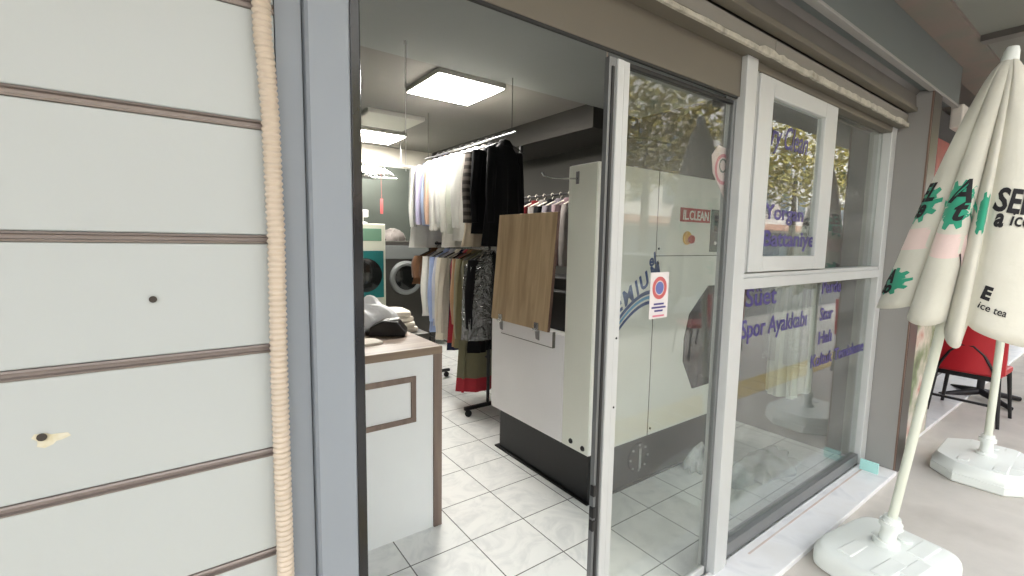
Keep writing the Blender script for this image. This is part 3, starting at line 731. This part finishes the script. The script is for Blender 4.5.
# lower rolling rack
ZL = 1.49
t = thing('garment_rack', 'black rolling garment rack with castors carrying the lower row of clothes', 'rack', (XR, 3.95, 0))
MB().tube([(XR, 3.20, ZL), (XR, 4.62, ZL)], .013, 12).build('rod', 'chair_black', t)
for y in (3.36, 4.52):
    MB().tube([(XR, y, .07), (XR, y, ZL)], .014, 12).build('upright', 'chair_black', t)
    f = MB().box(XR-.24, XR+.24, y-.016, y+.016, .062, .094, .006).build('foot', 'chair_black', t)
    for s in (-1, 1):
        MB().lathe([(.012, -.011), (.028, -.012), (.03, -.006), (.03, .006), (.028, .012), (.012, .011)], (XR+s*.2, y, .03), 'Y', 18).build('castor', 'rubber', f)
MB().tube([(XR, 3.36, .5), (XR, 4.52, .5)], .01, 10).build('lower_bar', 'chair_black', t)
LOW = [
 ('brown jacket at the far left of the lower rack', 4.36, 'c_brown', .36, .22, 'jacket', dict(sl=.22)),
 ('white shirt at the far left of the lower rack beside the brown jacket', 4.22, 'c_white', .66, .22, 'shirt', dict(sl=.56)),
 ('sky blue shirt on the lower rack', 4.08, 'c_lightblue', .80, .21, 'shirt', dict(sl=.62)),
 ('pale grey blue shirt between the sky blue and cream shirts on the lower rack', 3.96, 'c_pale', .72, .21, 'shirt', {}),
 ('cream white shirt with long sleeve on the lower rack', 3.84, 'c_cream', .84, .22, 'shirt', dict(sl=.70)),
 ('navy trousers on the lower rack', 3.75, 'c_navy', .92, .18, 'trousers', dict(sleeves=False)),
 ('dark red skirt between the navy and olive garments on the lower rack', 3.68, 'c_red', .84, .20, 'skirt', dict(sleeves=False)),
 ('tan jacket next to the dark red skirt on the lower rack', 3.62, 'c_tan', .86, .20, 'jacket', {}),
 ('olive jacket on the lower rack beside the plastic wrapped clothes', 3.54, 'c_olive', .86, .20, 'jacket', dict(sl=.7)),
 ('long olive dress with a wide red hem almost touching the floor', 3.47, 'c_khaki', 1.24, .21, 'dress', dict(sleeves=False, hem='c_red', hd=.045)),
 ('dark suit in a shiny clear plastic cover at the near end of the lower rack', 3.36, 'c_black', .86, .20, 'suit', dict(cover='plastic_dark', hd=.045)),
]
for i, (lab, y, m, ln, hw, cat, kw) in enumerate(LOW):
    kw = dict(dict(hd=.036), **kw)
    garment(cat, lab, cat, XR, y, ZL, ln, m, hw, group='clothes on the lower rack', seed=i+50, yaw=random.uniform(-.15, .15), **kw)
    hanger(('black' if i % 2 == 0 else 'steel') + ' hanger of the ' + SHL[i], XR, y, ZL, 'black_plastic' if i % 2 == 0 else 'steel', .0045)

# clothes behind the wood board
X2 = 3.2; Z2 = 2.01
t = thing('wall_clothes_rail', 'dark clothes rail behind the wood board, hung on a dark post from the beam', 'rail', (X2, 3.8, Z2))
MB().tube([(X2, 3.2, Z2), (X2, 4.5, Z2)], .012, 12).build('rod', 'chair_black', t)
MB().box(3.242, 3.278, 4.33, 4.366, Z2-.02, 2.61, .003).box(X2-.01, 3.25, 4.34, 4.356, Z2-.015, Z2+.01).build('post', 'chair_black', t)
RB = ['c_grey', 'c_mauve', 'c_dusty', 'c_black', 'c_grey', 'c_darkred', 'c_charcoal', 'c_mauve', 'c_charcoal']
ORD = ['nearest the white machine', 'second from the white machine', 'third from the white machine', 'fourth from the white machine', 'fifth from the white machine', 'sixth from the white machine', 'seventh from the white machine', 'eighth from the white machine', 'farthest from the white machine']
CN = ['grey', 'mauve', 'dusty grey', 'black', 'grey', 'dark red', 'charcoal', 'mauve', 'charcoal']
for i, m in enumerate(RB):
    y = 3.32+i*.13
    garment('blouse', '%s blouse on the rail behind the wood board, %s' % (CN[i], ORD[i]), 'blouse', X2, y, Z2, .66, m, .2, .03, group='clothes behind the wood board', seed=i+80, yaw=random.uniform(-.1, .1))
    hanger('pale hanger on the rail behind the wood board, %s' % ORD[i], X2, y, Z2, 'paper_warm', .006)

# back: rail with empty hangers
t = thing('back_rail', 'pale tube rail along the back wall carrying empty wire hangers', 'rail', (2.3, 6.15, 2.5))
MB().tube([(1.5, 6.15, 2.52), (3.1, 6.15, 2.52)], .02, 12).build('rod', 'paper_warm', t)
MB().box(1.9, 2.42, 6.5, 6.58, 2.44, 2.53, .006).build('bracket_box', 'paper_white', t)
MB().tube([(2.56, 6.15, 2.54), (2.56, 6.15, 2.86)], .008, 8).build('hanging_wire', 'steel', t)
for i in range(10):
    x = 1.92+i*.045
    b = MB(); y = 6.15; z = 2.54; w_ = .2
    b.tube([(x, y-.018, z-.01), (x, y, z+.012), (x, y+.018, z-.005), (x, y, z-.05), (x, y, z-.08), (x, y-w_*.6, z-.15), (x, y-w_, z-.21), (x, y, z-.205), (x, y+w_, z-.21), (x, y+w_*.6, z-.15), (x, y, z-.08)], .005, 8)
    b.xf(Matrix.Translation((x, y, 0)) @ Matrix.Rotation(.9+random.uniform(-.3, .3), 4, 'Z') @ Matrix.Translation((-x, -y, 0)))
    tag(b.build('wire_hanger', 'chrome'), 'empty wire hanger in the bunch on the back rail above the teal dryer', 'hanger', 'empty wire hangers on the back rail')
tag(MB().box(2.25, 2.29, 6.12, 6.124, 1.86, 2.06, .001).tube([(2.27, 6.122, 2.06), (2.27, 6.14, 2.5)], .002, 6).build('hanging_ribbon', 'print_red'), 'narrow red ribbon dangling below the empty hangers at the back', 'ribbon')
# curtain-like red cloth at back right
# dryer
t = thing('tumble_dryer', 'white tumble dryer with a teal door and round dark porthole at the back left', 'dryer', (1.8, 5.95, 0))
MB().box(1.48, 2.13, 5.62, 6.4, .0, 1.71, .012).build('cabinet', 'dryer_white', t)
MB().box(1.56, 2.075, 5.608, 5.622, 1.50, 1.65, .003).build('control_window', 'green_window', t)
dr = MB().box(1.53, 2.095, 5.596, 5.62, .80, 1.38, .006).build('door', 'teal', t)
MB().lathe([(.0001, 5.590), (.19, 5.588), (.205, 5.592), (.21, 5.60)], (1.865, 0, 1.08), 'Y', 40).build('porthole', 'porthole', dr)
MB().box(1.55, 2.08, 5.61, 5.62, .62, .72, .004).build('lint_panel', 'washer_panel', t)
t = thing('countertop_appliance', 'small white appliance standing on top of the tumble dryer', 'appliance', (1.87, 5.75, 1.71))
MB().lathe([(.07, 1.71), (.06, 1.73), (.02, 1.74), (.02, 1.79)], (1.88, 5.75, 0), 'Z', 20).build('foot', 'paper_white', t)
MB().box(1.82, 1.95, 5.70, 5.80, 1.79, 1.88, .012).build('housing', 'paper_white', t)
# washer
t = thing('washing_machine', 'dark grey washing machine with a big steel porthole ring at the back', 'washing machine', (2.6, 6.2, 0))
MB().box(2.22, 3.0, 5.98, 6.55, 0, 1.5, .012).build('cabinet', 'washer_dark', t)
MB().box(2.25, 2.96, 5.968, 5.982, 1.26, 1.44, .004).build('control_panel', 'washer_panel', t)
d2 = MB().lathe([(.168, 5.95), (.20, 5.935), (.228, 5.95), (.236, 5.98)], (2.55, 0, 1.0), 'Y', 44).build('door_ring', 'washer_panel', t)
MB().lathe([(.0001, 5.944), (.15, 5.945), (.166, 5.9485)], (2.55, 0, 1.0), 'Y', 40).build('door_glass', 'porthole', d2)
blob('laundry_bag', 'pale grey cloth bag lying on top of the dark washing machine', 'bag', (2.45, 6.2, 1.502), (.16, .1), .14, 'c_grey', 9)

# clothes in plastic behind the right window
t = thing('window_rail', 'thin rail inside the right window for plastic covered clothes', 'rail', (3.5, 1.6, 1.7))
MB().tube([(2.9, 1.5, 1.72), (3.89, 1.5, 1.72)], .01, 10).build('rod', 'steel', t)
for i, (x, m) in enumerate(((3.56, 'c_greenwhite'), (3.76, 'c_white'))):
    g = garment('dress', ['greenish white dress in clear plastic behind the right window', 'white dress in clear plastic behind the right window, nearest the grey pillar'][i], 'dress',
                x, 1.5, 1.72, 1.22, m, .10, .05, group='plastic covered dresses behind the right window', sleeves=False, cover='plastic_film', seed=120+i, yaw=1.2)

# ------------------------------------------------------------------ parasols
def parasol(base_c, base_rot, sx, sy, h, neck, top, label, style, hem_z=1.2):
    t = thing('parasol', label, 'parasol', (neck[0], neck[1], 0), 'closed parasols on the pavement')
    # base: water filled block with rounded shape and embossed panels
    R = Matrix.Translation((base_c[0], base_c[1], 0)) @ Matrix.Rotation(base_rot, 4, 'Z')
    def outline(k, n=56):
        pts = []
        for i in range(n):
            a = 2*PI*i/n; e = .36 if style == 'round' else .30
            pts.append((sx*k*math.copysign(abs(math.cos(a))**e, math.cos(a)), sy*k*math.copysign(abs(math.sin(a))**e, math.sin(a))))
        return pts
    def cham(k, c):
        x, y = sx*k, sy*k; c = c*k; return [(x, y-c), (x-c, y), (-x+c, y), (-x, y-c), (-x, -y+c), (-x+c, -y), (x-c, -y), (x, -y+c)]
    b = MB(); rings = []
    if style == 'round':
        for k, z in ((.94, .0), (.99, .012), (1.0, .03), (1.0, h*.62), (.985, h*.8), (.95, h*.94), (.88, h), (.3, h+.006)):
            rings.append([(x, y, z) for x, y in outline(k)])
    else:
        for k, z in ((.97, 0), (1.0, .01), (1.0, h*.45), (.985, h*.47), (.985, h*.7), (.9, h), (.3, h+.012)):
            rings.append([(x, y, z) for x, y in cham(k, .13)])
    b.loft(rings); b.xf(R); bs = b.build('base', 'parasol_plastic', t)
    for (px, py, w_, d_) in ((-sx*.55, -sy*.35, .09, .035), (-sx*.2, -sy*.62, .09, .03), (-sx*.5, sy*.35, .08, .03), (sx*.55, sy*.3, .09, .035), (sx*.5, -sy*.4, .09, .035)):
        q = MB().box(px-w_, px+w_, py-d_, py+d_, h-.006, h+.008, .006); q.xf(R); q.build('embossed_panel', 'parasol_plastic', bs)
    q = MB().lathe([(.028, h+.002), (.03, h+.014), (.018, h+.016)], (sx*.52, -.01, 0), 'Z', 22); q.xf(R); q.build('filler_cap', 'parasol_plastic', bs)
    n0 = Vector((neck[0], neck[1], h)); n1 = Vector(top); ax = (n1-n0).normalized()
    q = MB(); P = [n0+ax*s for s in (-.01, .03, .031, .10, .101, .125, .126, .15)]
    q.tube(P, [.055, .05, .034, .032, .045, .045, .036, .033], 20); q.build('collar', 'parasol_plastic', bs)
    q = MB(); q.tube([n0+ax*.02, n0+ax*.6, n1-ax*.05], .019 if style == 'round' else .021, 14); q.build('pole', 'parasol_pole', t)
    q = MB(); q.tube([n1-ax*.04, n1-ax*.0, n1+ax*.035, n1+ax*.05], [.024, .027, .023, .018], 16); q.build('finial', 'parasol_plastic', t)
    # canopy
    e1 = Vector((0, 1, 0)); e1 = (e1-ax*ax.dot(e1)).normalized(); e2 = ax.cross(e1); 
    if e2.x > 0: e2 = -e2
    L = (n1.z-hem_z)/ax.z
    lob = [(-40, 60, .21, .98, .0), (60, 104, .205, 1.0, .3), (104, 122, .21, 1.06, .2), (122, 216, .27, 1.02, .5), (216, 268, .2, 1.0, .2), (268, 320, .19, 1.02, .1)]
    def surf(deg, tt, off=0.):
        dg = deg
        while dg < -40: dg += 360
        while dg >= 320: dg -= 360
        for a, bb, rm, le, _ in lob:
            if a <= dg < bb: break
        s = (dg-a)/(bb-a)
        pin = abs(math.sin(PI*s))**.55
        fold = .66+.34*pin
        rad_ = (.018+rm*(tt**.62)*(.94+.10*tt))*(1-(1-fold)*min(1, tt*3.))
        # corner droop of each fold
        l2 = L*tt*(le+.05*(pin-.6)*tt)
        th = math.radians(dg)
        if style == 'round': rad_ *= 1.0
        c = n1-ax*l2
        return c+(e1*math.cos(th)+e2*math.sin(th))*(rad_+off)
    NA = 180; NT = 26
    V = [[surf(-40+360*i/NA, max(.004, j/NT)) for i in range(NA)] for j in range(NT+1)]
    q = MB(); q.loft(V, cap0=True, cap1=False); cn = q.build('canopy', 'parasol_fabric', t, solid=.003)
    # printed decoration, laid on the cloth
    def patch(degc, tc, wdeg, ht, m, nm, star=0, n=30, off=.0028):
        b_ = MB(); 
        for k in range(n): pass
        rings_ = []
        for fr_ in (1.0, .8, .6, .4, .2, .02):
            ring = []
            for k in range(n*2):
                a = 2*PI*k/(n*2)
                rr = 1.
                if star: rr = 1.0 if (k // (2*n//(star*2))) % 2 == 0 else .76
                else:
                    rr = 1/max(abs(math.cos(a)), abs(math.sin(a)))
                ring.append(surf(degc+wdeg*fr_*rr*math.cos(a), tc-ht*fr_*rr*math.sin(a), off))
            rings_.append(ring)
        b_.loft(rings_, cap0=False); return b_.build(nm, m, cn)
    def word_(s, degc, tc, size, squeeze=1., off=.0045, shear=.25, fat=.004):
        b_ = text_bm(s, size, shear, extrude=.0, offset=fat, align='CENTER')
        bmesh.ops.subdivide_edges(b_.bm, edges=[e for e in b_.bm.edges if e.calc_length() > .02], cuts=2)
        for v in b_.bm.verts:
            # metres to degrees at this height
            rm = .2
            v.co = surf(degc+math.degrees(v.co.x*squeeze/rm), tc-v.co.y/L, off)
        return b_.build('printed_word', 'parasol_ink', cn)
    patch(82, .545, 25, .095, 'parasol_green', 'green_splash', star=9)
    patch(24, .55, 30, .085, 'parasol_green', 'green_splash', star=9)
    patch(113, .54, 8.5, .075, 'parasol_green', 'green_splash', star=7)
    patch(28, .88, 26, .06, 'parasol_green', 'green_splash', star=8)
    patch(83, .70, 22, .045, 'parasol_pink', 'pink_band'); patch(28, .70, 31, .045, 'parasol_pink', 'pink_band')
    word_('A', 84, .535, .13); word_('t', 86, .60, .12); word_('EL', 26, .54, .11); word_('te', 22, .605, .11)
    word_('A', 24, .885, .085); word_('to', 24, .93, .075)
    word_('SER', 139, .555, .125, .6); word_('ice', 144, .60, .075, .7, fat=.001); word_('a', 128, .61, .10, .5)
    word_('E', 127, .875, .07, .5); word_('ice tea', 132, .915, .04, .55, fat=.0005)
    return t
parasol((2.665, .605), math.radians(-8), .285, .215, .11, (2.70, .62), (2.75, .405, 2.29), 'closed white parasol leaning over its rounded white base beside the marble sill', 'round', 1.225)
parasol((4.42, .53), math.radians(2), .33, .25, .13, (4.41, .535), (4.42, .53, 2.30), 'upright closed white parasol on an angular white base, standing farther from the door', 'cham', 1.2)

# ------------------------------------------------------------------ red chairs and table
def chair_parts(t, M):
    def bx(*a, bev=0.): q = MB().box(*a, bev=bev); q.xf(M); return q
    bx(-.22, .22, -.22, .22, .43, .485, bev=.015).build('seat', 'red_vinyl', t)
    q = MB(); rings = []
    for z, y in ((.46, .215), (.6, .225), (.75, .245), (.88, .275), (.90, .28)):
        rings.append([(x, y+dy-.05*(x/.24)**2+.03, z) for dy in (0, .03) for x in ((-.24, -.12, 0, .12, .24) if dy == 0 else (.24, .12, 0, -.12, -.24))])
    q.loft(rings); q.xf(M); q.build('backrest', 'red_vinyl', t)
    q = MB(); q.tube([(-.2, .262, .40), (-.17, .262, .50), (-.11, .27, .62), (-.04, .285, .69), (.04, .285, .69), (.11, .27, .62), (.17, .262, .50), (.2, .262, .40)], .011, 10); q.xf(M); q.build('back_frame', 'chair_black', t)
    for sx in (-1, 1):
        for sy in (-1, 1):
            q = MB(); q.tube([(sx*.2, sy*.2, .44), (sx*.235, sy*.235, 0)], [.017, .013], 10); q.xf(M); q.build('leg', 'chair_black', t)
    for sy in (-1, 1): bx(-.2, .2, sy*.2-.012, sy*.2+.012, .39, .43).build('seat_rail', 'chair_black', t)
    bx(-.22, .22, .205, .225, .17, .19).build('stretcher', 'chair_black', t)
def chair(x, y, rot, label):
    t = thing('restaurant_chair', label, 'chair', (x, y, 0), 'red chairs on the pavement')
    M = Matrix.Translation((x, y, 0)) @ Matrix.Rotation(rot, 4, 'Z')
    chair_parts(t, M); return t
chair(5.86, .86, math.radians(88), 'red vinyl chair with black legs seen from behind, nearest the parasols')
chair(6.75, .20, math.radians(84), 'second red chair, partly cut by the right edge behind the upright parasol')
chair(5.7, -1.35, math.radians(-60), 'red chair out on the pavement near the kerb, facing the street')
chair(6.5, -1.5, math.radians(30), 'red chair out on the pavement near the kerb, turned towards the shops')
t = thing('bistro_table', 'dark square restaurant table with cast iron cross foot behind the red chairs', 'table', (6.75, .85, 0))
MB().box(6.32, 6.92, .60, 1.2, .725, .755, .008).build('table_top', 'counter_wood', t)
MB().tube([(6.62, .9, .06), (6.62, .9, .725)], .03, 14).build('column', 'iron', t)
for k in range(4):
    a = PI/4+k*PI/2; MB().tube([(6.62, .9, .08), (6.62+.2*math.cos(a), .9+.2*math.sin(a), .05), (6.62+.36*math.cos(a), .9+.36*math.sin(a), .022)], [.035, .028, .022], 10).build('foot', 'iron', t)

# ------------------------------------------------------------------ neighbouring shop front
struct(MB().box(4.05, 14, 1.35, 1.5, 0, 2.9).build('wall_neighbour', 'neigh_dark'))
struct(MB().box(4.05, 14, .96, 1.35, 2.5, 2.772).build('wall_neighbour_lintel', 'neigh_dark'))
struct(MB().box(4.05, 14, .965, 1.35, 0, .03, .004).build('trim_15', 'sill_marble'))
struct(MB().box(4.055, 4.16, .93, 1.35, 0, 2.5, .004).build('trim_16', 'neigh_dark'))
t = thing('menu_board', 'colourful food poster on the neighbouring shop front beside the grey pillar', 'poster', (4.7, .96, 0))
MB().box(4.2, 4.32, .955, .99, .035, 2.0, .004).build('frame', 'neigh_dark', t)
MB().box(4.32, 4.95, .962, .985, .035, 1.75, .003).build('poster_sheet', 'poster_a', t)
tag(MB().box(4.35, 5.4, .945, .965, 1.85, 2.3, .004).build('banner', 'poster_b'), 'dark red banner high on the neighbouring shop front', 'banner')
tag(MB().box(4.5, 4.9, .86, .93, 2.38, 2.54, .01).build('sign_box', 'light_box'), 'white sign box under the soffit above the dark red banner', 'sign')

# ------------------------------------------------------------------ street behind the camera (seen mirrored in the glass)
def tree(x, y, h, r, seed, label):
    random.seed(seed)
    t = thing('street_tree', label, 'tree', (x, y, -.1), 'trees along the street')
    MB().tube([(x, y, -.1), (x+.05, y, 1.2), (x-.05, y+.05, h*.6), (x, y, h*.9)], [.16, .13, .10, .05], 12).build('trunk', 'bark', t)
    b = MB()
    for i in range(1500):
        while True:
            p = Vector((random.uniform(-1, 1), random.uniform(-1, 1), random.uniform(-1, 1)))
            if .25 < p.length < 1: break
        p = Vector((x+p.x*r, y+p.y*r, h+p.z*r*.75))
        u = Vector((random.uniform(-1, 1), random.uniform(-1, 1), random.uniform(-.6, .6))).normalized(); v = u.cross(Vector((random.uniform(-1, 1), random.uniform(-1, 1), 1))).normalized()
        s_ = random.uniform(.09, .17)
        b.quad(p-u*s_, p-v*s_*.5, p+u*s_, p+v*s_*.5)
    b.build('foliage', 'leaf', t)
tree(10.2, -5.9, 4.4, 1.9, 1, 'street tree mirrored in the sliding door glass')
for k_, (x_, y_, w_) in enumerate(((14.5, -6.3, 'first'), (19, -6.0, 'second'), (24.5, -6.6, 'third'), (31, -6.2, 'fourth'))): tree(x_, y_, 4.4+.2*k_, 2.3, 10+k_, 'street tree at the kerb, %s beyond the parked car' % w_)
tree(4.5, -11.8, 4.6, 2.0, 2, 'street tree across the road near the doorway')
tree(15.5, -11.8, 4.8, 2.2, 3, 'street tree across the road far to the right')
tree(-3.5, -11.8, 4.6, 2.1, 4, 'street tree across the road to the left')
t = thing('parked_car', 'silver car parked at the kerb, mirrored in the sliding door glass', 'car', (8.9, -4.4, -.16))
pr = [(-2.1, .22), (-2.12, .55), (-2.0, .72), (-1.3, .86), (-1.15, .88), (1.2, .92), (1.95, .86), (2.1, .7), (2.12, .3), (2.0, .2)]
MB().prism([(8.9+x, z-.16) for x, z in pr], 'Y', -5.25, -3.55, .06).build('body', 'car_paint', t)
cb = [(-1.25, .87), (-.45, 1.42), (.75, 1.45), (1.5, .9)]
q = MB(); q.prism([(8.9+x, z-.16) for x, z in cb], 'Y', -5.12, -3.68, .05); cabn = q.build('cabin', 'car_glass', t)
MB().prism([(8.9-.5, 1.25), (8.9+.8, 1.28), (8.9+.75, 1.32), (8.9-.42, 1.3)], 'Y', -5.08, -3.72, .01).build('roof', 'car_paint', cabn)
for sx in (-1.3, 1.3):
    for sy in (-3.62, -5.18): MB().lathe([(.12, -.1), (.28, -.1), (.32, -.06), (.32, .06), (.28, .1), (.12, .1)], (8.9+sx, sy, .16), 'Y', 28).build('wheel', 'tyre', t)
b = MB().box(-30, 90, -17, -16, -.1, 11)
fb = struct(b.build('street_facade', 'street_wall'))
b = MB()
for i in range(36):
    for j in range(2): b.box(-28+i*3.1, -26.6+i*3.1, -16, -15.95, 4.0+j*2.6, 5.6+j*2.6)
b.build('window_row', 'street_window', fb)
MB().prism([(-16, 3.2), (-14.6, 2.7), (-14.6, 2.6), (-16, 3.0)], 'X', -28, 88).build('shop_awning', 'awning', fb)
MB().box(-28, 88, -16, -15.96, .2, 2.5).build('shop_glass', 'street_window', fb)

# ------------------------------------------------------------------ light
W = bpy.data.worlds.new('world'); S.world = W; W.use_nodes = True
nt = W.node_tree; bg = nt.nodes['Background']
sky = nt.nodes.new('ShaderNodeTexSky'); sky.sky_type = 'NISHITA'; sky.sun_disc = False; sky.sun_elevation = math.radians(50); sky.sun_rotation = math.radians(20); sky.air_density = 1.2; sky.dust_density = 3.
hs = nt.nodes.new('ShaderNodeHueSaturation'); hs.inputs['Saturation'].default_value = .18
nt.links.new(sky.outputs[0], hs.inputs['Color']); nt.links.new(hs.outputs[0], bg.inputs['Color']); bg.inputs['Strength'].default_value = .5
sd = bpy.data.lights.new('sun', 'SUN'); sd.energy = 1.6; sd.angle = math.radians(1.); sd.color = (1, .97, .92)
so = bpy.data.objects.new('sun', sd); COL.objects.link(so)
so.rotation_euler = Vector((-.25, -.75, -1.05)).to_track_quat('-Z', 'Y').to_euler()

S.view_settings.view_transform = 'Standard'; S.view_settings.look = 'None'; S.view_settings.exposure = 1.0; S.view_settings.gamma = 1.0
S.view_settings.use_curve_mapping = False
